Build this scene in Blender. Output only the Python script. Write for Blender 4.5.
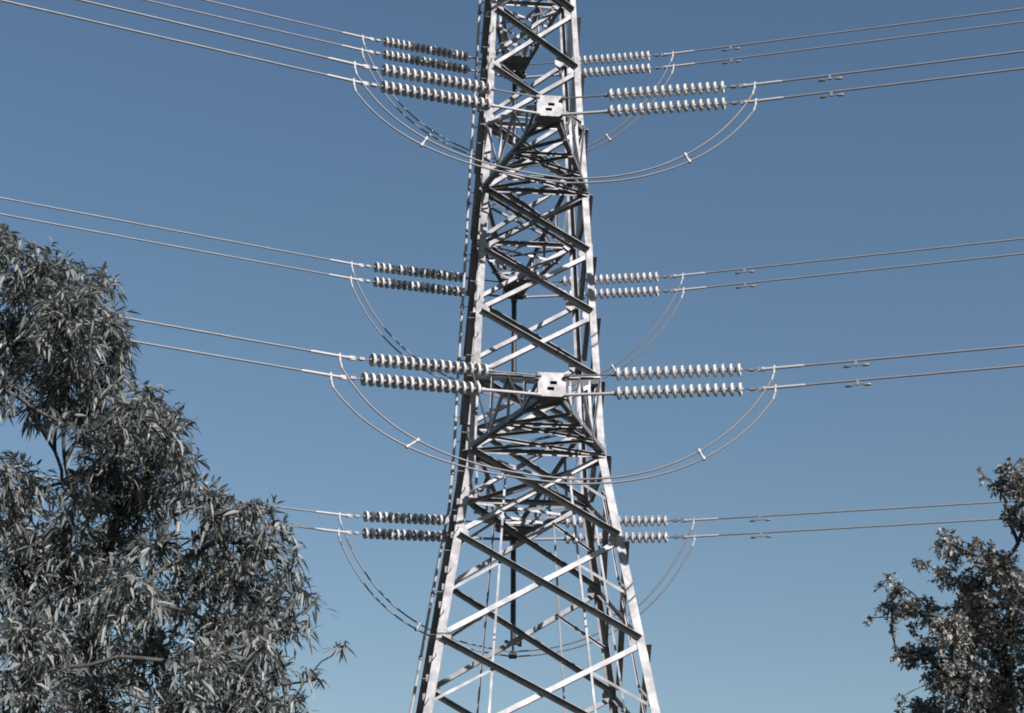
import bpy, math, random
import numpy as np
from mathutils import Vector, Matrix
V = Vector
sc = bpy.context.scene
for o in list(bpy.data.objects): bpy.data.objects.remove(o)
C = sc.collection
R = math.radians

# ---------------------------------------------------------------- camera
F_PX, PITCH, YAW, ROLL = 1742.4, 0.4473, 0.0884, 0.0035
CAM = V((-3.8352, -38.1884, 0.0))          # eye height is z = 0, the ground lies at -1.6
cam_d = bpy.data.cameras.new('camera'); cam = bpy.data.objects.new('camera', cam_d); C.objects.link(cam)
Fw = V((math.sin(YAW)*math.cos(PITCH), math.cos(YAW)*math.cos(PITCH), math.sin(PITCH)))
Rt0 = V((math.cos(YAW), -math.sin(YAW), 0)); Up0 = Rt0.cross(Fw)
Rt = Rt0*math.cos(ROLL)+Up0*math.sin(ROLL); Up = Up0*math.cos(ROLL)-Rt0*math.sin(ROLL)
cam.matrix_world = Matrix(((Rt.x, Up.x, -Fw.x, CAM.x), (Rt.y, Up.y, -Fw.y, CAM.y), (Rt.z, Up.z, -Fw.z, CAM.z), (0, 0, 0, 1)))
cam_d.sensor_width = 36; cam_d.lens = F_PX*36/1024; cam_d.clip_end = 8000; cam_d.clip_start = 0.1
sc.camera = cam

# ---------------------------------------------------------------- sky, sun, exposure
SUN = V((0.50, -1.0, 0.66)).normalized()   # towards the sun
w = bpy.data.worlds.new('World'); sc.world = w; w.use_nodes = True
nt = w.node_tree; nt.nodes.clear()
sky = nt.nodes.new('ShaderNodeTexSky'); sky.sky_type = 'NISHITA'; sky.sun_disc = False
sky.sun_elevation = math.asin(SUN.z); sky.sun_rotation = math.atan2(SUN.x, SUN.y)
sky.altitude = 100; sky.air_density = 1.5; sky.dust_density = 0.3; sky.ozone_density = 1.0
hsv = nt.nodes.new('ShaderNodeHueSaturation'); hsv.inputs['Saturation'].default_value = 1.2
bg = nt.nodes.new('ShaderNodeBackground'); bg.inputs['Strength'].default_value = 0.0505
wo = nt.nodes.new('ShaderNodeOutputWorld')
nt.links.new(sky.outputs[0], hsv.inputs['Color']); mul = nt.nodes.new('ShaderNodeMix'); mul.data_type = 'RGBA'; mul.blend_type = 'MULTIPLY'; mul.inputs[0].default_value = 1; mul.inputs[7].default_value = (1.035, .988, 1.01, 1)
nt.links.new(hsv.outputs[0], mul.inputs[6]); nt.links.new(mul.outputs[2], bg.inputs['Color']); nt.links.new(bg.outputs[0], wo.inputs[0])
sd = bpy.data.lights.new('sun', 'SUN'); sd.energy = 5.0; sd.angle = R(0.5); sd.color = (1.0, 0.925, 0.885)
so = bpy.data.objects.new('sun', sd); C.objects.link(so)
so.rotation_euler = SUN.to_track_quat('Z', 'Y').to_euler(); so.location = (20, -40, 60)
sc.view_settings.view_transform = 'Standard'; sc.view_settings.look = 'None'
sc.cycles.pixel_filter_type = 'BLACKMAN_HARRIS'; sc.cycles.filter_width = 1.9; sc.view_settings.gamma = 1; sc.view_settings.exposure = 0.86; sc.view_settings.use_curve_mapping = False

# ---------------------------------------------------------------- materials
def mat(name, col, rough=.5, metal=0., var=.0, scale=6., col2=None, bump=0., bscale=60., spec=.3, detail=5, pieces=0.):
    m = bpy.data.materials.new(name); m.use_nodes = True
    t = m.node_tree; b = t.nodes['Principled BSDF']
    b.inputs['Base Color'].default_value = (*col, 1); b.inputs['Roughness'].default_value = rough
    b.inputs['Metallic'].default_value = metal; b.inputs['Specular IOR Level'].default_value = spec
    tc = t.nodes.new('ShaderNodeTexCoord')
    if var > 0:
        n = t.nodes.new('ShaderNodeTexNoise'); n.inputs['Scale'].default_value = scale; n.inputs['Detail'].default_value = detail
        r = t.nodes.new('ShaderNodeValToRGB'); r.color_ramp.elements[0].position = .35; r.color_ramp.elements[1].position = .68
        c2 = col2 or tuple(c*(1-var) for c in col)
        r.color_ramp.elements[0].color = (*c2, 1); r.color_ramp.elements[1].color = (*col, 1)
        t.links.new(tc.outputs['Object'], n.inputs['Vector']); t.links.new(n.outputs['Fac'], r.inputs[0]); t.links.new(r.outputs[0], b.inputs['Base Color'])
        mr = t.nodes.new('ShaderNodeMapRange'); mr.inputs['To Min'].default_value = rough*1.2; mr.inputs['To Max'].default_value = rough*.85
        t.links.new(n.outputs['Fac'], mr.inputs['Value']); t.links.new(mr.outputs[0], b.inputs['Roughness'])
    if pieces > 0:      # every bar or disc has weathered a little differently
        oi = t.nodes.new('ShaderNodeObjectInfo'); hv = t.nodes.new('ShaderNodeHueSaturation')
        mp = t.nodes.new('ShaderNodeMapRange'); mp.inputs['To Min'].default_value = 1-pieces; mp.inputs['To Max'].default_value = 1+pieces*.5
        t.links.new(oi.outputs['Random'], mp.inputs['Value']); t.links.new(mp.outputs[0], hv.inputs['Value'])
        t.links.new(r.outputs[0], hv.inputs['Color']); t.links.new(hv.outputs[0], b.inputs['Base Color'])
    if bump > 0:
        n2 = t.nodes.new('ShaderNodeTexNoise'); n2.inputs['Scale'].default_value = bscale; n2.inputs['Detail'].default_value = 4
        bp = t.nodes.new('ShaderNodeBump'); bp.inputs['Strength'].default_value = bump; bp.inputs['Distance'].default_value = .02
        t.links.new(tc.outputs['Object'], n2.inputs['Vector']); t.links.new(n2.outputs['Fac'], bp.inputs['Height']); t.links.new(bp.outputs[0], b.inputs['Normal'])
    return m
M = {
 'steel': mat('galvanised_steel', (.272, .274, .286), .60, .5, .38, 4., pieces=.12, bump=.1, bscale=40),
 'brace': mat('galvanised_steel_brace', (.30, .305, .325), .60, .55, .34, 3., pieces=.25, bump=.1, bscale=40),
 'fit': mat('weathered_fittings', (.18, .18, .19), .5, .4, .3, 12.),
 'disc': mat('white_porcelain', (.50, .50, .51), .28, 0, .18, 18., pieces=.18),
 'cap': mat('insulator_cap_iron', (.25, .25, .26), .5, .1, .3, 20.),
 'alu': mat('bright_aluminium', (.33, .33, .345), .5, .1, .12, 8.),
 'wire': mat('weathered_aluminium_wire', (.17, .17, .185), .55, .3, .15, 3.),
 'post': mat('dark_composite_post', (.03, .03, .032), .5, 0, .3, 10.),
 'cable': mat('grey_down_lead', (.34, .34, .35), .55, 0, .25, 4.),
 'concrete': mat('footing_concrete', (.35, .34, .32), .9, 0, .3, 3., bump=.4),
 'bark': mat('pale_bark', (.085, .078, .072), .8, 0, .5, 14., bump=.6, bscale=30),
 'ground': mat('dry_grass_ground', (.026, .03, .02), .95, 0, .5, .35, (.012, .015, .01), bump=.8, bscale=6, detail=10),
}
def leaf_mat(name, ca, cb, rough):
    m = bpy.data.materials.new(name); m.use_nodes = True; t = m.node_tree; b = t.nodes['Principled BSDF']
    a = t.nodes.new('ShaderNodeAttribute'); a.attribute_name = 'leaf_tone'
    r = t.nodes.new('ShaderNodeValToRGB'); r.color_ramp.elements[0].color = (*ca, 1); r.color_ramp.elements[1].color = (*cb, 1)
    t.links.new(a.outputs['Fac'], r.inputs[0]); t.links.new(r.outputs[0], b.inputs['Base Color'])
    b.inputs['Roughness'].default_value = rough; b.inputs['Specular IOR Level'].default_value = .35
    tr = t.nodes.new('ShaderNodeBsdfTranslucent'); t.links.new(r.outputs[0], tr.inputs['Color'])
    mx = t.nodes.new('ShaderNodeMixShader'); mx.inputs[0].default_value = .22
    o = t.nodes['Material Output']
    t.links.new(b.outputs[0], mx.inputs[1]); t.links.new(tr.outputs[0], mx.inputs[2]); t.links.new(mx.outputs[0], o.inputs['Surface'])
    return m
M['leafL'] = leaf_mat('lanceolate_leaf', (.024, .034, .036), (.245, .26, .252), .42)
M['leafR'] = leaf_mat('round_leaf', (.10, .105, .105), (.33, .32, .305), .55)

# ---------------------------------------------------------------- mesh helpers
class MB:
    def __init__(s): s.v = []; s.f = []; s.sm = []
    def add(s, vs, fs, smooth=False):
        n = len(s.v); s.v += [tuple(x) for x in vs]; s.f += [tuple(n+i for i in f) for f in fs]; s.sm += [smooth]*len(fs)
    def angle(s, p, q, u, v, a, t, b=None):
        """rolled steel angle from p to q: corner at p, flanges along u and v"""
        p, q = V(p), V(q); ax = (q-p).normalized()
        u = V(u); u = (u-ax*u.dot(ax)).normalized(); v = V(v); v = v-ax*v.dot(ax); v = (v-u*v.dot(u)).normalized()
        b = b or a; pr = [u*0, u*a, u*a+v*t, u*t+v*t, u*t+v*b, v*b]
        if ax.dot(u.cross(v)) < 0: pr = pr[::-1]
        n = 6; vs = [p+x for x in pr]+[q+x for x in pr]
        fs = [(i, (i+1) % n, (i+1) % n+n, i+n) for i in range(n)]
        i0 = [k for k in range(6)]
        s.add(vs, fs+[tuple(i0[::-1]), tuple(i+n for i in i0)])
    def box(s, c, ax, ay, az):
        c = V(c); vs = [c+V(ax)*i+V(ay)*j+V(az)*k for i in (-1, 1) for j in (-1, 1) for k in (-1, 1)]
        s.add(vs, [(0, 1, 3, 2), (4, 6, 7, 5), (0, 4, 5, 1), (2, 3, 7, 6), (0, 2, 6, 4), (1, 5, 7, 3)])
    def tube(s, pts, r, n=8, cap=True):
        pts = [V(p) for p in pts]; rs = r if isinstance(r, (list, tuple)) else [r]*len(pts)
        vs = []; ref = V((.13, .21, .97))
        for i, p in enumerate(pts):
            t = (pts[min(i+1, len(pts)-1)]-pts[max(i-1, 0)]).normalized()
            if abs(t.dot(ref)) > .95: ref = V((.97, .1, .2))
            a = t.cross(ref).normalized(); b = t.cross(a)
            vs += [p+(a*math.cos(6.28318*k/n)+b*math.sin(6.28318*k/n))*rs[i] for k in range(n)]
        fs = [(i*n+k, i*n+(k+1) % n, (i+1)*n+(k+1) % n, (i+1)*n+k) for i in range(len(pts)-1) for k in range(n)]
        s.add(vs, fs, True)
        if cap: s.add(vs[:n], [tuple(range(n))[::-1]]); s.add(vs[-n:], [tuple(range(n))])
    def lathe(s, prof, n=18):                     # profile (x, r) round the local X axis
        vs = [(x, r*math.cos(6.28318*k/n), r*math.sin(6.28318*k/n)) for x, r in prof for k in range(n)]
        fs = [(i*n+k, i*n+(k+1) % n, (i+1)*n+(k+1) % n, (i+1)*n+k) for i in range(len(prof)-1) for k in range(n)]
        s.add(vs, fs, True)
    def mesh(s, name, m):
        me = bpy.data.meshes.new(name); me.from_pydata(s.v, [], s.f); me.update()
        me.polygons.foreach_set('use_smooth', s.sm); me.materials.append(m); return me
    def build(s, name, m, parent=None, loc=None):
        o = bpy.data.objects.new(name, s.mesh(name, m)); C.objects.link(o)
        if parent: o.parent = parent
        if loc is not None: o.location = loc
        return o
def tag(o, label=None, cat=None, group=None, kind=None):
    for k, x in (('label', label), ('category', cat), ('group', group), ('kind', kind)):
        if x: o[k] = x
    return o
def empty(name, loc, rot=None):
    o = bpy.data.objects.new(name, None); C.objects.link(o); o.location = loc; o.empty_display_size = .3
    if rot is not None: o.rotation_euler = rot
    return o
def copy_tree(o, parent=None):
    c = o.copy(); C.objects.link(c); c.parent = parent
    for ch in list(o.children): copy_tree(ch, c)
    return c

# ---------------------------------------------------------------- the setting: ground
GZ = -1.6
g = MB(); N = 60; rng = random.Random(4)
def gh(x, y):
    r = math.hypot(x, y)
    return GZ + (0 if r < 70 else min(1, (r-70)/300)*(5*math.sin(x*.004+1)+4*math.cos(y*.005)+2*math.sin((x+y)*.011)))
xs = [math.copysign(abs(i/N)**2.2*4000, i) for i in range(-N, N+1)]
g.add([(x, y, gh(x, y)) for x in xs for y in xs], [(i*(2*N+1)+j, (i+1)*(2*N+1)+j, (i+1)*(2*N+1)+j+1, i*(2*N+1)+j+1) for i in range(2*N) for j in range(2*N)], True)
tag(g.build('ground', M['ground']), 'dry grassy ground under the pylon', kind='structure')

# ---------------------------------------------------------------- the pylon
L = 4.5668
ZB, ZA, ZT = 15.26, 22.33, 29.82
TIP = {'A': 22.40, 'B': 15.31, 'T': 29.73}
def hw(z): return 1.56+(15.3086-z)*(.035 if z > 15.3086 else .1465)
nodes = [35.9, 34.32, 32.11, 29.82, 27.93, 26.07, 24.29, 22.33, 20.60, 18.90, 17.16, 15.26, 13.11, 10.65, 8.01, 5.12, 1.9, -1.35]
pylon = empty('lattice_pylon', (0, 0, GZ))
tag(pylon, 'tall grey galvanised steel lattice pylon with crossarms on both faces', 'pylon')
def part(mb, name, m, parent=None):
    o = mb.build(name, m); o.parent = parent or pylon
    if parent is None: o.location = -pylon.location
    return o
X, Y, Z = V((1, 0, 0)), V((0, 1, 0)), V((0, 0, 1))
# legs (two straight lengths joined at the waist)
for sx in (-1, 1):
    for sy in (-1, 1):
        m = MB()
        def P(z): return V((sx*hw(z), sy*hw(z), z))
        m.angle(P(-1.55), P(ZB), -X*sx, -Y*sy, .185, .016)
        m.angle(P(ZB)+Z*.002, P(26.07), -X*sx, -Y*sy, .16, .014)
        m.angle(P(26.07)+Z*.002, P(35.9), -X*sx, -Y*sy, .14, .012)
        for zs in (ZB, 20.6, 26.07, 8.01, 2.5):      # splice plates outside the corner
            q = P(zs)
            m.box(q+V((-sx*.075, sy*.010, 0)), X*.07, Y*.006, Z*.26)
            m.box(q+V((sx*.010, -sy*.075, 0)), X*.006, Y*.07, Z*.26)
        part(m, 'leg', M['steel'])
        f = MB(); b = P(-1.55); f.box(V((b.x, b.y, GZ-.1)), X*.45, Y*.45, Z*.28); part(f, 'footing', M['concrete'])
# faces: (normal, tangent); tangent points right when seen from outside in front, and the same screen way on the back
faces = [(-Y, X), (Y, X), (-X, Y), (X, Y)]
def fpt(n, t, side, z, off=0.): return n*(hw(z)+off)+t*side*hw(z)+Z*z
def lerp(a, b, k): return a+(b-a)*k
for fi, (n, t) in enumerate(faces):
    for k in range(len(nodes)-1):
        z1, z0 = nodes[k], nodes[k+1]
        big = z0 < ZB-.5
        s = .125 if big else .115
        inset = .10
        seen = n if n.y < 0 or abs(n.x) > 0 else n*-1     # outstanding flange of the falling diagonal
        def pt(side, z, off): 
            p = fpt(n, t, side, z, off); return p-t*side*inset
        # falling diagonal, upper left to lower right: ledge along its top edge
        a, b = pt(-1, z1-.06, .004 if seen == n else -.032), pt(1, z0+.06, .004 if seen == n else -.032)
        ax = (b-a).normalized(); dn = ax.cross(seen); dn = dn if dn.z < 0 else -dn
        m = MB(); m.angle(a-dn*s*.5, b-dn*s*.5, dn, seen, s*.9, .011, s*1.15); part(m, 'diagonal_brace', M['brace'])
        # rising diagonal on the other side of the face plane, its ledge turned away
        a, b = pt(-1, z0+.06, -.018 if seen == n else .018), pt(1, z1-.06, -.018 if seen == n else .018)
        ax = (b-a).normalized(); up = ax.cross(seen); up = up if up.z > 0 else -up
        s2 = s*.88
        m = MB(); m.angle(a-up*s2*.5, b-up*s2*.5, up, -seen, s2, .011); part(m, 'diagonal_brace', M['brace'])
        # redundant members in the tall lower panels
        if big or z1 < ZB+.1:
            for side in (-1, 1):
                q = lerp(fpt(n, t, side, z1, -.03), fpt(n, t, -side, z0, -.03), .25)
                l = fpt(n, t, side, (z0+z1)/2-.12, -.03)-t*side*.08
                m = MB(); m.angle(q, l, -Z, -n, .06, .008); part(m, 'secondary_brace', M['brace'])
                if z0 > -1:
                    z2 = nodes[k+2]
                    q2 = lerp(fpt(n, t, side, z0, -.045), fpt(n, t, -side, z2, -.045), .25)
                    m = MB(); m.angle(q, q2, t*side, -n, .048, .007); part(m, 'secondary_brace', M['brace'])
    # horizontals at the crossarm levels and the top
    for z in (35.86, 32.11, ZT, 24.29, ZA, 17.16, ZB):
        a, b = fpt(n, t, -1, z, .018)+t*.05, fpt(n, t, 1, z, .018)-t*.05
        m = MB(); m.angle(a, b, -Z, -n if abs(n.y) > 0 and n.y > 0 else n, .11, .010); part(m, 'horizontal_brace', M['brace'])
    # gusset plates at the nodes
    for z in nodes[1:-1]:
        for side in (-1, 1):
            if abs(n.x) > 0 and z > 20: continue
            c = fpt(n, t, side, z, -.026)-t*side*.17
            gp = MB(); gp.add([c+t*side*.16+Z*.17+n*d for d in (0, .008)]+[c-t*side*.06+Z*.17+n*d for d in (0, .008)]+[c-t*side*.15+Z*.05+n*d for d in (0, .008)]+[c-t*side*.15-Z*.07+n*d for d in (0, .008)]+[c-t*side*.03-Z*.18+n*d for d in (0, .008)]+[c+t*side*.15-Z*.18+n*d for d in (0, .008)],
                   [(0, 2, 4, 6, 8, 10), (11, 9, 7, 5, 3, 1)]+[(2*i, 2*i+1, (2*i+3) % 12, (2*i+2) % 12) for i in range(6)])
            part(gp, 'gusset_plate', M['steel'])
# plan bracing at the arm levels
for z in (32.11, ZT, 24.29, ZA, 17.16, ZB, 8.01):
    h = hw(z)-.06
    for a, b, dz in (((-h, -h), (h, h), 0), ((-h, h), (h, -h), -.03)):
        m = MB(); m.angle((a[0], a[1], z-.13+dz), (b[0], b[1], z-.13+dz), Z*-1, V((b[1]-a[1], a[0]-b[0], 0)), .08, .008); part(m, 'plan_brace', M['brace'])
# crossarms
def crossarm(lv, sy):
    zb, zt, tz = {'A': (ZA, 24.29, 22.40), 'B': (ZB, 17.16, 15.31), 'T': (ZT, 32.11, 29.73)}[lv]
    yo = Y*sy; ye = L-.26
    bb = {s: V((s*hw(zb), sy*(hw(zb)+.02), zb)) for s in (-1, 1)}
    tt = {s: V((s*hw(zt), sy*(hw(zt)+.02), zt)) for s in (-1, 1)}
    be = {s: V((s*.25, sy*ye, tz+.01)) for s in (-1, 1)}
    te = {s: V((s*.25, sy*ye, tz+.47)) for s in (-1, 1)}
    c = MB()
    for s in (-1, 1):
        c.angle(bb[s], be[s], -X*s, Z, .115, .012)
        c.angle(tt[s], te[s], -X*s, -Z, .095, .010)
    arm = part(c, 'crossarm', M['brace'])
    def sub(a, b, u, v, s=.06):
        m = MB(); m.angle(a, b, u, v, s, .007); m.build('arm_brace', M['brace'], arm)
    ks = [0, .30, .56, .79, 1.0]
    for i in range(4):
        for s in (-1, 1):
            b0, b1 = lerp(bb[s], be[s], ks[i]), lerp(bb[s], be[s], ks[i+1])
            t0, t1 = lerp(tt[s], te[s], ks[i]), lerp(tt[s], te[s], ks[i+1])
            o = X*s*.012
            if i < 3:
                sub(b1+o, t1+o, -yo, -X*s, .065)
            if i % 2 == 0: sub(t0+o*2, b1+o*2, Z, -X*s, .06)
            else: sub(b0+o*2, t1+o*2, Z, -X*s, .06)
        # bottom and top lacing
        bl0, br0 = lerp(bb[-1], be[-1], ks[i]), lerp(bb[1], be[1], ks[i])
        bl1, br1 = lerp(bb[-1], be[-1], ks[i+1]), lerp(bb[1], be[1], ks[i+1])
        dz = Z*-.012
        if i == 1: sub(bl1+dz, br1+dz, yo, -Z, .07)
        sub(bl0+dz*2, br1+dz*2, yo, -Z, .065)
        if i < 2: sub(br0+dz*3, bl1+dz*3, yo, -Z, .065)
        tl0, tr0 = lerp(tt[-1], te[-1], ks[i]), lerp(tt[1], te[1], ks[i])
        tl1, tr1 = lerp(tt[-1], te[-1], ks[i+1]), lerp(tt[1], te[1], ks[i+1])
        (sub(tl0-dz*2, tr1-dz*2, yo, Z, .055) if i % 2 else sub(tr0-dz*2, tl1-dz*2, yo, Z, .055))
    # box at the tip: slotted front plate, cheeks, bottom and top plates
    p = MB(); cz = tz+.22; y0 = L+.02
    xs_ = [-.30, -.10, -.04, .05, .11, .30]; zs_ = [-.25, -.11, -.03, .03, .11, .31]
    for i in range(5):
        for j in range(5):
            if i in (2,) and j in (1, 3): continue
            if i == 1 and j == 1: continue
            if i == 3 and j == 3: continue
            p.box(V(((xs_[i]+xs_[i+1])/2, sy*y0, cz+(zs_[j]+zs_[j+1])/2)), X*(xs_[i+1]-xs_[i])/2, Y*.008, Z*(zs_[j+1]-zs_[j])/2)
    p.build('end_plate', M['steel'], arm)
    h = MB(); yb = L-.42
    for k, (y1, y2, w1, w2) in enumerate(((yb, yb-.75, .25, .25+.75*(hw(zb)-.25)/(L-hw(zb))),)):
        h.add([V((-w1, sy*y1, tz-.030)), V((w1, sy*y1, tz-.030)), V((w2, sy*y2, tz-.034)), V((-w2, sy*y2, tz-.034)), V((-w1, sy*y1, tz-.022)), V((w1, sy*y1, tz-.022)), V((w2, sy*y2, tz-.026)), V((-w2, sy*y2, tz-.026))], [(0, 1, 2, 3), (7, 6, 5, 4), (0, 4, 5, 1), (1, 5, 6, 2), (2, 6, 7, 3), (3, 7, 4, 0)])
    if sy > 0: h.build('tie_plate', M['brace'], arm)
    q = MB()
    q.box(V((0, sy*(y0-.39), cz)), X*.262, Y*.006, Z*.235)
    q.box(V((0, sy*(y0-.2), cz+.243)), X*.262, Y*.19, Z*.006)
    for s in (-1, 1): q.box(V((s*.272, sy*(y0-.21), cz)), X*.008, Y*.198, Z*.235)
    q.box(V((0, sy*(y0-.21), cz-.243)), X*.262, Y*.196, Z*.007)
    for s in (-1, 1):
        q.box(V((s*.31, sy*(y0-.19), cz-.215)), X*.03, Y*.05, Z*.012); q.box(V((s*.31, sy*(y0-.19), cz+.225)), X*.03, Y*.05, Z*.012)
    q.build('end_bracket', M['fit'], arm)
    return arm
for lv in 'TAB':
    for sy in (-1, 1): crossarm(lv, sy)
# step bolts up two legs
sb = MB(); sb.tube([(0, 0, 0), (.17, 0, 0)], .012, 6); sb.tube([(.15, 0, 0), (.17, 0, 0)], .022, 6)
sbm = sb.mesh('step_bolt', M['fit'])
for (sx, sy) in ((-1, -1), (-1, 1)):
    for i in range(48):
        z = 8.2+i*.5; h = hw(z)
        o = bpy.data.objects.new('step_bolt', sbm); C.objects.link(o); o.parent = pylon
        if i % 2: o.location = V((sx*h, sy*(h-.06), z))-pylon.location; o.rotation_euler = (0, 0, math.pi if sx < 0 else 0)
        else: o.location = V((sx*(h-.06), sy*h, z))-pylon.location; o.rotation_euler = (0, 0, sy*math.pi/2)
# down lead on stand-off brackets beside the far left leg
def dl(z): return V((-hw(z)-.23-(.0 if z > ZB else (ZB-z)*.012), hw(z)-.02, z))
m = MB(); zz = [GZ+.3]+[0+i*1.5 for i in range(0, 24)]+[35.8]
m.tube([dl(z)+V((.008*math.sin(z*3.1), 0, 0)) for z in zz], .036, 8); part(m, 'down_lead', M['cable'])
for i in range(24):
    z = .9+i*1.5; d = dl(z); m = MB()
    m.tube([d, d+V((.26, .0, 0))], .014, 6); m.tube([d-Z*.05, d+Z*.05], .05, 8); part(m, 'standoff_bracket', M['steel'])
for i in range(12):       # small clamps with packing on the near left leg, low down
    z = 9.3+i*.42; h = hw(z); m = MB()
    if i in (3, 4, 8): continue
    m.box(V((-h-.035, -h+.10, z)), X*.03, Y*.05, Z*.07); part(m, 'leg_clamp', M['fit'])
# peak
m = MB()
for sx in (-1, 1):
    for sy in (-1, 1): h = hw(35.9); m.angle((sx*h, sy*h, 35.9), (sx*.08, sy*.08, 38.8), -X*sx, -Y*sy, .11, .01)
part(m, 'peak', M['steel'])

# ---------------------------------------------------------------- insulator strings
SEP = .4446; PITCHD = .17; ND = 16
DL = dict(zip(('L', 'R'), (V((-math.cos(.3854), -math.sin(.3854), -.1261)).normalized(), V((math.cos(.2968), -math.sin(.2968), -.0545)).normalized())))
A0 = {'L': 1.62, 'R': 1.45}
dm = MB()
dm.lathe([(.020, .060), (.030, .078), (.040, .104), (.052, .128), (.070, .139), (.108, .141), (.112, .133), (.084, .124), (.076, .112), (.098, .106), (.098, .099), (.070, .091), (.070, .080), (.100, .074), (.100, .065), (.068, .057), (.070, .036)], 20)
disc_me = dm.mesh('disc', M['disc'])
cm = MB(); cm.lathe([(-.022, 0), (-.020, .034), (-.008, .050), (.030, .058), (.040, .060), (.046, .045)], 12); cm.lathe([(.095, .040), (.125, .034), (.150, .032), (.152, 0)], 10)
cap_me = cm.mesh('cap', M['cap'])
def axis_rot(d): return d.to_track_quat('X', 'Z').to_euler()
def make_string(side, upper, extra=0.):
    a0 = A0[side]+extra
    r = empty('insulator_string', (0, 0, 0))
    for i in range(ND):
        o = bpy.data.objects.new('disc', disc_me); C.objects.link(o); o.parent = r; o.location = (a0+(i-.5)*PITCHD, 0, 0)
        o.rotation_euler = (rng.uniform(0, 6), 0, 0)
        c = bpy.data.objects.new('cap', cap_me); C.objects.link(c); c.parent = o
    m = MB(); rr = .019 if upper else .034
    m.tube([(.31, 0, 0), (a0-.12, 0, 0)], rr, 8); m.tube([(.27, 0, 0), (.38, 0, 0)], .045, 8); m.tube([(a0-.17, 0, 0), (a0-.09, 0, 0)], .045, 8)
    m.build('link_rod', M['alu'] if not upper else M['fit'], r)
    e = a0+(ND-.5)*PITCHD
    m = MB(); m.tube([(e, 0, 0), (e+.34, 0, 0)], .016, 8); m.box(V((e+.16, 0, 0)), X*.055, Y*.035, Z*.03); m.box(V((e+.36, 0, 0)), X*.07, Y*.02, Z*.045)
    m.build('socket_clevis', M['fit'], r)
    return r
protos = {(s, u): None for s in 'LR' for u in (0, 1)}
LV = {'T': 'top', 'A': 'middle', 'B': 'lowest'}
def armname(lv, sy):
    if sy < 0: return {'A': 'upper pale-plated crossarm', 'B': 'lower pale-plated crossarm'}[lv]
    return {'T': 'topmost dark far crossarm', 'A': 'middle dark far crossarm', 'B': 'lowest dark far crossarm'}[lv]
WR = {'L': -.05, 'R': .006}                                  # line slopes away from the dead ends (drop per metre, horizontal)
WRadj = {('B', 1, 'R'): -.018, ('B', -1, 'L'): .010, ('A', -1, 'L'): -.015, ('T', 1, 'L'): -.022, ('A', 1, 'L'): -.007, ('A', -1, 'R'): .003, ('T', 1, 'R'): .003, ('A', 1, 'R'): .006}
CL = .62                                                     # jumper lug distance beyond the last disc
wire_cache = {}
def damper(parent, p, d):
    m = MB(); up = V((0, 0, 1)); base = p
    m.box(base-up*.035, d*.028, d.cross(up)*.022, up*.055); dd = m.build('vibration_damper', M['fit'], parent)
    n = MB(); n.tube([base-up*.085-d*.19, base-up*.075, base-up*.085+d*.19], .010, 6)
    n.tube([base-up*.088-d*.26, base-up*.088-d*.23, base-up*.085-d*.12], [.022, .036, .028], 8); n.tube([base-up*.085+d*.12, base-up*.088+d*.23, base-up*.088+d*.26], [.028, .036, .022], 8)
    n.build('damper_weight', M['fit'], dd)
lugs = {}
for lv, sy in (('T', 1), ('A', 1), ('B', 1), ('A', -1), ('B', -1)):
    for side in 'LR':
        for up in (1, 0):
            ex = .17 if (lv, sy, side, up) == ('B', -1, 'L', 0) else 0.
            if ex: s = make_string(side, up, ex)
            elif protos[(side, up)] is None: s = protos[(side, up)] = make_string(side, up)
            else: s = copy_tree(protos[(side, up)])
            P0 = V((0, sy*L, TIP[lv]+SEP*up)); d = DL[side]
            s.location = P0; s.rotation_euler = axis_rot(d)
            side_w = 'left' if side == 'L' else 'right'; uw = 'upper' if up else 'lower'
            tag(s, f'{uw} white disc insulator string on the {side_w} of the {armname(lv, sy)}', 'insulator string', 'insulator strings on the pylon')
            # conductor: dead-end clamp and long wire
            e = A0[side]+ex+(ND-.5)*PITCHD
            p1 = P0+d*(e+.40); sl = WR[side]+WRadj.get((lv, sy, side), 0)
            hd = V((d.x, d.y, 0)).normalized(); wd = (hd+Z*sl*(1)*1).normalized() if False else (hd+Z*sl).normalized()
            w_ = empty('conductor', p1)
            tag(w_, f'{uw} taut grey power line wire running {side_w} from the {armname(lv, sy)}', 'power line', 'power line wires')
            m = MB(); m.tube([wd*0, wd*.80], .032, 10); m.tube([wd*.78, wd*.86], [.032, .024], 10)
            m.tube([-wd*.02, wd*.05], .045, 8); cl = m.build('dead_end_clamp', M['alu'], w_)
            pts = [wd*.8]; hs = [.8, 3, 6, 9, 13, 18, 25, 35, 50, 70, 95, 125, 160, 200]
            pts = [hd*h+Z*(sl*h+.00028*h*h) for h in hs]
            m = MB(); m.tube(pts, .0225, 8); m.build('wire', M['wire'], w_)
            if side == 'R': damper(w_, hd*(6.40-e-.40)+Z*(sl*(6.0-e)-.02), wd)
            # lug for the jumper
            lp = wd*(.24)
            tocentre = (V((0, sy*L, TIP[lv]-1.5))-(p1+lp)).normalized()
            ld = (V((0, 0, -1))*1.0+hd*-.15).normalized()
            m = MB(); m.tube([lp+Z*.06, lp+ld*.12], .030, 8); m.tube([lp+ld*.1, lp+ld*.26-hd*.03], .025, 8)
            m.build('jumper_lug', M['alu'], w_)
            lugs[(lv, sy, side, up)] = p1+lp+ld*.26-hd*.03

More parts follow.
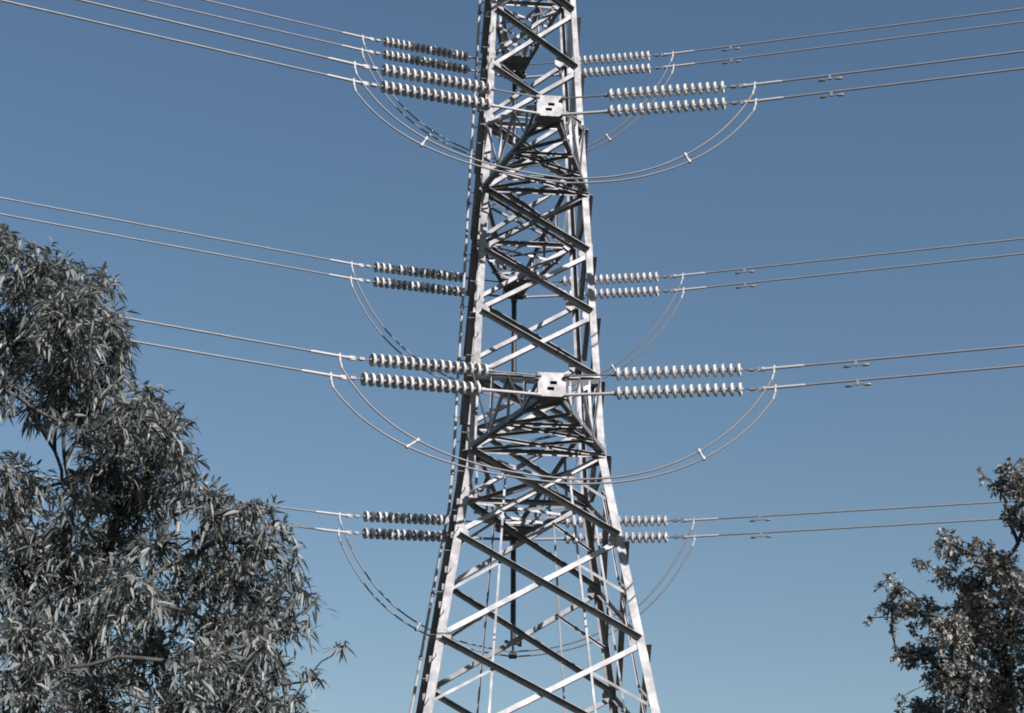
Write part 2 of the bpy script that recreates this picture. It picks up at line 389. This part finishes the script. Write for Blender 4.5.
# ---------------------------------------------------------------- jumpers and their supports
def jumper_pts(a, b, low, pl, pr):
    """a left end, b right end, low = lowest point"""
    out = []
    for i in range(49):
        u = -1+i/24; e, p = (a, pl) if u < 0 else (b, pr)
        k = abs(u)
        # spacing denser near the steep ends
        kk = 1-(1-k)**1.0
        h = low.lerp(e, kk); z = low.z+(e.z-low.z)*(.80*kk**p+.20*kk**9 if e is a else .86*kk**p+.14*kk**8)
        out.append(V((h.x, h.y+(low.y-h.y)*0, z)))
    return out
for lv, sy in (('T', 1), ('A', 1), ('B', 1), ('A', -1), ('B', -1)):
    for up in (1, 0):
        a, b = lugs[(lv, sy, 'L', up)], lugs[(lv, sy, 'R', up)]
        if sy < 0:
            low = V((.25, (a.y+b.y)/2+.55, TIP[lv]-2.42+(.11 if up else 0)))
            pl, pr = 2.75, 2.4
        else:
            low = V((0, L, TIP[lv]-3.12+(.13 if up else 0))); pl, pr = 2.9, 2.6
        pts = jumper_pts(a, b, low, pl, pr)
        j = MB(); j.tube([p-a for p in pts], .020, 8)
        r = empty('jumper_cable', a)
        tag(r, f'{"upper" if up else "lower"} grey jumper cable looping below the {armname(lv, sy)}', 'cable', 'jumper cables')
        j.build('cable', M['wire'], r)
        if up: keep = pts
        else:
            for i in ((8, 39) if sy < 0 else (11, 38)):
                s = MB(); p, q = keep[i]-a, pts[i].lerp(pts[i+(-1 if i < 24 else 1)], .45)-a; dd = (q-p).normalized()
                s.tube([p-dd*.03, q+dd*.03], .025, 8); s.tube([p-dd*.04, p+dd*.04], .04, 8); s.tube([q-dd*.04, q+dd*.04], .04, 8)
                s.build('spacer', M['alu'], r)
    if sy > 0:
        r = empty('jumper_support_post', (0, L-.08, TIP[lv]-.03))
        tag(r, f'dark vertical post hanging under the {armname(lv, sy)} down to its jumper cables', 'support post', 'jumper support posts')
        m = MB(); m.tube([(0, 0, 0), (0, 0, -2.72)], .070, 12)
        for k in range(5): m.tube([(0, 0, -.28-k*.5), (0, 0, -.31-k*.5)], .070, 12)
        m.build('rod', M['post'], r)
        m = MB(); m.tube([(0, 0, .0), (0, 0, -.14)], .09, 10); m.build('hanger', M['fit'], r)
        m = MB(); m.box(V((0, 0, -2.76)), X*.18, Y*.07, Z*.03); m.tube([(0, 0, -2.72), (0, 0, -3.02)], .03, 8)
        for s in (-1, 1): m.tube([(s*.17, 0, -2.70), (s*.17, 0, -2.84)], .05, 8)
        m.box(V((0, .08, -3.06)), X*.10, Y*.09, Z*.06); m.build('cable_clamp', M['post'], r)

# ---------------------------------------------------------------- trees
def at(x, y, d):
    """world point d metres deep along the view axis seen at image position x, y"""
    return CAM+(Fw+Rt*((x-512)/F_PX)-Up*((y-356.5)/F_PX))*d
def unit(a): return a/np.linalg.norm(a, axis=-1, keepdims=True)
def leaves(nr, bases, dirs, norms, length, width, droop, seg):
    """build all leaves of a crown at once: each a folded, drooping blade"""
    n = len(bases); side = unit(np.cross(dirs, norms)); nrm = unit(np.cross(side, dirs))
    prof = {4: [(0, .12), (.3, .9), (.65, .75), (1, .04)], 3: [(0, .2), (.5, 1.), (1, .12)]}[seg]
    vs = []
    for s, wd in prof:
        c = bases+dirs*(length*s)[:, None]+np.array([0, 0, -1])*(droop*length*s*s)[:, None]
        hw_ = (width*wd*.5)[:, None]
        vs += [c-side*hw_+nrm*hw_*.35, c, c+side*hw_+nrm*hw_*.35]
    vs = np.stack(vs, 1).reshape(-1, 3); k = 3*len(prof)
    f = []
    for i in range(len(prof)-1):
        for j in (0, 1): f.append([i*3+j, i*3+j+1, i*3+j+4, i*3+j+3])
    f = np.array(f); fs = (f[None]+(np.arange(n)*k)[:, None, None]).reshape(-1, 4)
    tone = np.repeat(nr.random(n), k)
    return vs, fs, tone
def crown_mesh(name, m, vs, fs, tone, parent):
    me = bpy.data.meshes.new(name); me.vertices.add(len(vs)); me.vertices.foreach_set('co', vs.astype(np.float32).ravel())
    me.loops.add(len(fs)*4); me.loops.foreach_set('vertex_index', fs.astype(np.int32).ravel())
    me.polygons.add(len(fs)); me.polygons.foreach_set('loop_start', np.arange(0, len(fs)*4, 4, dtype=np.int32)); 
    me.update(calc_edges=True); at_ = me.attributes.new('leaf_tone', 'FLOAT', 'POINT'); at_.data.foreach_set('value', tone.astype(np.float32))
    me.polygons.foreach_set('use_smooth', [True]*len(fs)); me.materials.append(m)
    o = bpy.data.objects.new(name, me); C.objects.link(o); o.parent = parent; o.location = -parent.location; return o
def tree(name, label, cat, base, forks, blobs, depth, seed, leaf):
    nr = np.random.default_rng(seed); rd = random.Random(seed)
    root = empty(name, base); tag(root, label, cat)
    # branch skeleton: trunk nodes first, every blob joins the nearest lower node
    P = [V(p) for p in forks]; par = [-1]+list(range(len(forks)-1)); 
    sprigs = []
    cs = []
    for (x, y, r, dens, dd) in blobs:
        d = depth+dd; c = at(x, y, d); cs.append((c, r*d/F_PX, dens))
    order = sorted(range(len(cs)), key=lambda i: (cs[i][0]-P[-1]).length)
    for i in order:
        c, rr, dens = cs[i]; best = None
        for k, p in enumerate(P):
            v = c-p; cost = v.length+max(0, -v.z)*1.3+(0.0 if k else 5)
            if best is None or cost < best[0]: best = (cost, k)
        k = best[1]; mid = P[k].lerp(c, .5)+V((rd.uniform(-1, 1), rd.uniform(-1, 1), rd.uniform(-.2, 1)))*(c-P[k]).length*.10
        P.append(mid); par.append(k); P.append(c); par.append(len(P)-2)
        ci = len(P)-1
        # twigs within the blob, each ending in a sprig of leaves
        nt_ = max(3, int(dens*leaf['sprigs']*(rr/.25)**2))
        for j in range(nt_):
            o = V((rd.gauss(0, 1), rd.gauss(0, 1), rd.gauss(0, 1))).normalized()*rr*rd.random()**.45
            o = Rt*o.dot(Rt)+Up*o.dot(Up)+Fw*o.dot(Fw)*leaf['deep']
            out = (o.normalized()*.8+V((rd.uniform(-1, 1), rd.uniform(-1, 1), rd.uniform(-.8, .7)))).normalized()
            sprigs.append((c+o, out, ci))
    cnt = [0.]*len(P)
    for s in sprigs: cnt[s[2]] += .25
    for i in range(len(P)-1, 0, -1): cnt[par[i]] += cnt[i]+.3 if par[i] >= 0 else 0
    rad = [max(.004, leaf['rk']*math.sqrt(c)) for c in cnt]
    rad = [x if i < len(forks) else min(x, leaf['limb']) for i, x in enumerate(rad)]
    nf = len(forks)
    tm = MB()
    pts = []; rs = []
    for i in range(nf-1):
        for t_ in (0, .25, .5, .75):
            q = P[i].lerp(P[i+1], t_)+V((rd.uniform(-1, 1), rd.uniform(-1, 1), 0))*.02; pts.append(q); rs.append(rad[i]*(1-t_)+rad[i+1]*t_)
    pts.append(P[nf-1]); rs.append(rad[nf-1]); rs[0] *= 1.3
    tm.tube([p-V(base) for p in pts], rs, 12); trunk = tm.build('trunk', M['bark'], root)
    lm = MB()
    for i in range(nf, len(P)):
        p, q = P[par[i]], P[i]; r0 = min(rad[par[i]], rad[i]*1.25); mids = []
        for t_ in (0, .33, .66, 1): mids.append(p.lerp(q, t_)+(V((rd.uniform(-1, 1), rd.uniform(-1, 1), rd.uniform(-1, 1)))*(q-p).length*.04 if 0 < t_ < 1 else V((0, 0, 0))))
        lm.tube([x-V(base) for x in mids], [r0, r0*.93+rad[i]*.07, r0*.5+rad[i]*.5, rad[i]], 6, False)
    for (p, out, ci) in sprigs:
        c = P[ci]
        if rd.random() < leaf['twigp']: lm.tube([c-V(base), c.lerp(p, .5)+V((0, 0, .03))-V(base), p-V(base)], [.0045, .0035, .002], 4, False)
    lm.build('branches', M['bark'], root)
    B, D, Nn, Ln, Wn, Dr = [], [], [], [], [], []
    for (p, out, ci) in sprigs:
        nl = rd.randint(*leaf['per']); sl = leaf['twig']*rd.uniform(.6, 1.3); p = np.array(p); out = np.array(out)
        for k in range(nl):
            t_ = k/max(1, nl-1); b = p+out*sl*(t_-.5)+np.array([0, 0, -1])*sl*.25*t_*t_
            rv = nr.normal(size=3); rv -= out*rv.dot(out); rv /= np.linalg.norm(rv)
            d = out*(.35+.6*t_)+rv*leaf['spread']+np.array([0, 0, -leaf['hang']]); d /= np.linalg.norm(d)
            nn = nr.normal(size=3)*.45+np.array([0, 0, 1.])
            sc_ = rd.uniform(.5, 1.3)
            B.append(b); D.append(d); Nn.append(nn); Ln.append(leaf['len']*sc_); Wn.append(leaf['wid']*sc_*rd.uniform(.8, 1.15)); Dr.append(leaf['droop']*rd.uniform(.2, 1.6))
    vs, fs, tone = leaves(nr, np.array(B), np.array(D), unit(np.array(Nn)), np.array(Ln), np.array(Wn), np.array(Dr), leaf['seg'])
    crown_mesh('crown', leaf['mat'], vs, fs, tone, root)
    print(name, 'leaves', len(B), 'branches', len(P))
    return root
LB = [(0, 250, 26), (8, 236, 12), (195, 488, 12), (213, 500, 16), (184, 484, 10), (250, 506, 12), (270, 515, 10), (300, 575, 8), (62, 424, 12), (86, 432, 14), (28, 410, 12), (38, 268, 30), (18, 300, 36), (75, 285, 24), (100, 282, 16), (70, 320, 42), (108, 325, 26), (20, 350, 42), (70, 365, 42), (112, 362, 22), (128, 345, 12), (5, 390, 26),
  (60, 398, 28), (98, 398, 30), (150, 398, 16), (132, 415, 26), (160, 420, 22), (168, 440, 22), (120, 445, 38), (182, 458, 16), (150, 470, 34), (100, 478, 30), (5, 475, 24), (35, 490, 28), (75, 500, 26),
  (125, 510, 36), (160, 500, 24), (205, 498, 15), (215, 515, 14), (240, 512, 16), (262, 512, 12), (232, 535, 26), (280, 535, 12), (294, 555, 8), (290, 570, 9), (262, 545, 20), (205, 548, 20), (15, 530, 36), (60, 540, 34), (110, 550, 32),
  (160, 548, 26), (200, 580, 30), (240, 575, 32), (275, 590, 20), (300, 592, 11), (315, 601, 8), (255, 612, 30), (290, 618, 16), (308, 628, 8), (20, 585, 44), (75, 590, 42), (130, 595, 36), (170, 600, 22),
  (215, 625, 34), (260, 645, 24), (25, 645, 48), (90, 650, 46), (150, 650, 38), (200, 665, 34), (245, 680, 30), (278, 672, 12), (305, 672, 6), (315, 680, 5), (340, 646, 6), (290, 703, 18), (30, 705, 48), (100, 710, 46), (170, 712, 42), (235, 715, 34), (265, 705, 20)]
sparse = {(0, 250, 26): .7, (205, 498, 15): .6, (5, 390, 26): .5, (128, 345, 12): .8, (340, 646, 6): .8, (35, 490, 28): .7, (75, 500, 26): .6, (205, 548, 20): .6, (170, 600, 22): .6, (160, 500, 24): .8}
rr_ = random.Random(3)
LBl = [(x, y, r, sparse.get((x, y, r), 1.), rr_.uniform(-.7, .7)-(y-450)*.0022) for x, y, r in LB]
for i in range(34):      # the rest of the crown, past the picture's left and lower edges
    x, y = rr_.uniform(-420, -45), rr_.uniform(240, 860); r = rr_.uniform(40, 60)
    if (x+150)**2/290**2+(y-560)**2/330**2 < 1: LBl.append((x, y, r, .75, rr_.uniform(-1.2, 1.2)))
for i in range(10): LBl.append((rr_.uniform(-40, 250), rr_.uniform(770, 880), rr_.uniform(42, 56), .75, rr_.uniform(-1, .8)))
leafL = dict(mat=M['leafL'], sprigs=135, deep=1.5, per=(5, 10), twig=.10, spread=.66, hang=.12, len=.080, wid=.0185, droop=.38, seg=4, rk=.0042, limb=.0105, twigp=.5)
b0 = at(-150, 900, 10.2); base = V((b0.x-.15, b0.y-.2, GZ))
tree('broad_crowned_tree', 'near tree with long narrow drooping grey-green leaves at the left edge', 'tree', base,
     [base, V((b0.x-.05, b0.y, GZ+1.6)), at(-140, 900, 10.1), at(-110, 700, 10.1), at(-70, 540, 10.1)], LBl, 10., 11, leafL)
RB = [(1012, 474, 14), (998, 486, 9), (1022, 490, 14), (979, 470, 3), (985, 478, 4), (1010, 515, 9), (1024, 525, 12), (946, 543, 12), (958, 554, 12), (977, 543, 7), (944, 576, 11), (987, 560, 15), (1003, 565, 18), (915, 563, 4), (924, 566, 4), (888, 579, 6),
  (897, 590, 8), (880, 587, 3), (879, 611, 4), (869, 618, 2), (892, 609, 11), (910, 606, 13), (928, 607, 11), (892, 626, 6), (910, 627, 6), (930, 622, 8), (975, 587, 20), (1013, 590, 20), (978, 610, 24), (949, 630, 20), (967, 640, 28), (1008, 632, 30), (910, 655, 11), (924, 652, 13), (899, 656, 6), (898, 650, 4),
  (941, 674, 18), (967, 684, 30), (1008, 684, 34), (902, 697, 4), (899, 707, 4), (918, 708, 11), (935, 716, 18), (960, 610, 12), (1000, 730, 40), (950, 740, 34)]
RBl = [(x, y, r, .9 if r > 8 else .7, rr_.uniform(-.7, .7)) for x, y, r in [(a, b, c*1.08) for a, b, c in RB]]
for i in range(34):
    x, y = rr_.uniform(1030, 1330), rr_.uniform(440, 950)
    if (x-1150)**2/190**2+(y-690)**2/260**2 < 1: RBl.append((x, y, rr_.uniform(30, 46), .75, rr_.uniform(-1.5, 1.5)))
leafR = dict(mat=M['leafR'], sprigs=230, deep=1.15, per=(6, 11), twig=.06, spread=.9, hang=.05, len=.038, wid=.024, droop=.15, seg=3, rk=.0028, limb=.016, twigp=.6)
b0 = at(1130, 1000, 14.6); base = V((b0.x+.1, b0.y-.2, GZ))
tree('small_leaved_tree', 'tree with small rounded grey-green leaves in the lower right corner', 'tree', base,
     [base, V((b0.x, b0.y, GZ+1.8)), at(1120, 900, 14.6), at(1090, 760, 14.6), at(1050, 640, 14.6)], RBl, 14.5, 23, leafR)
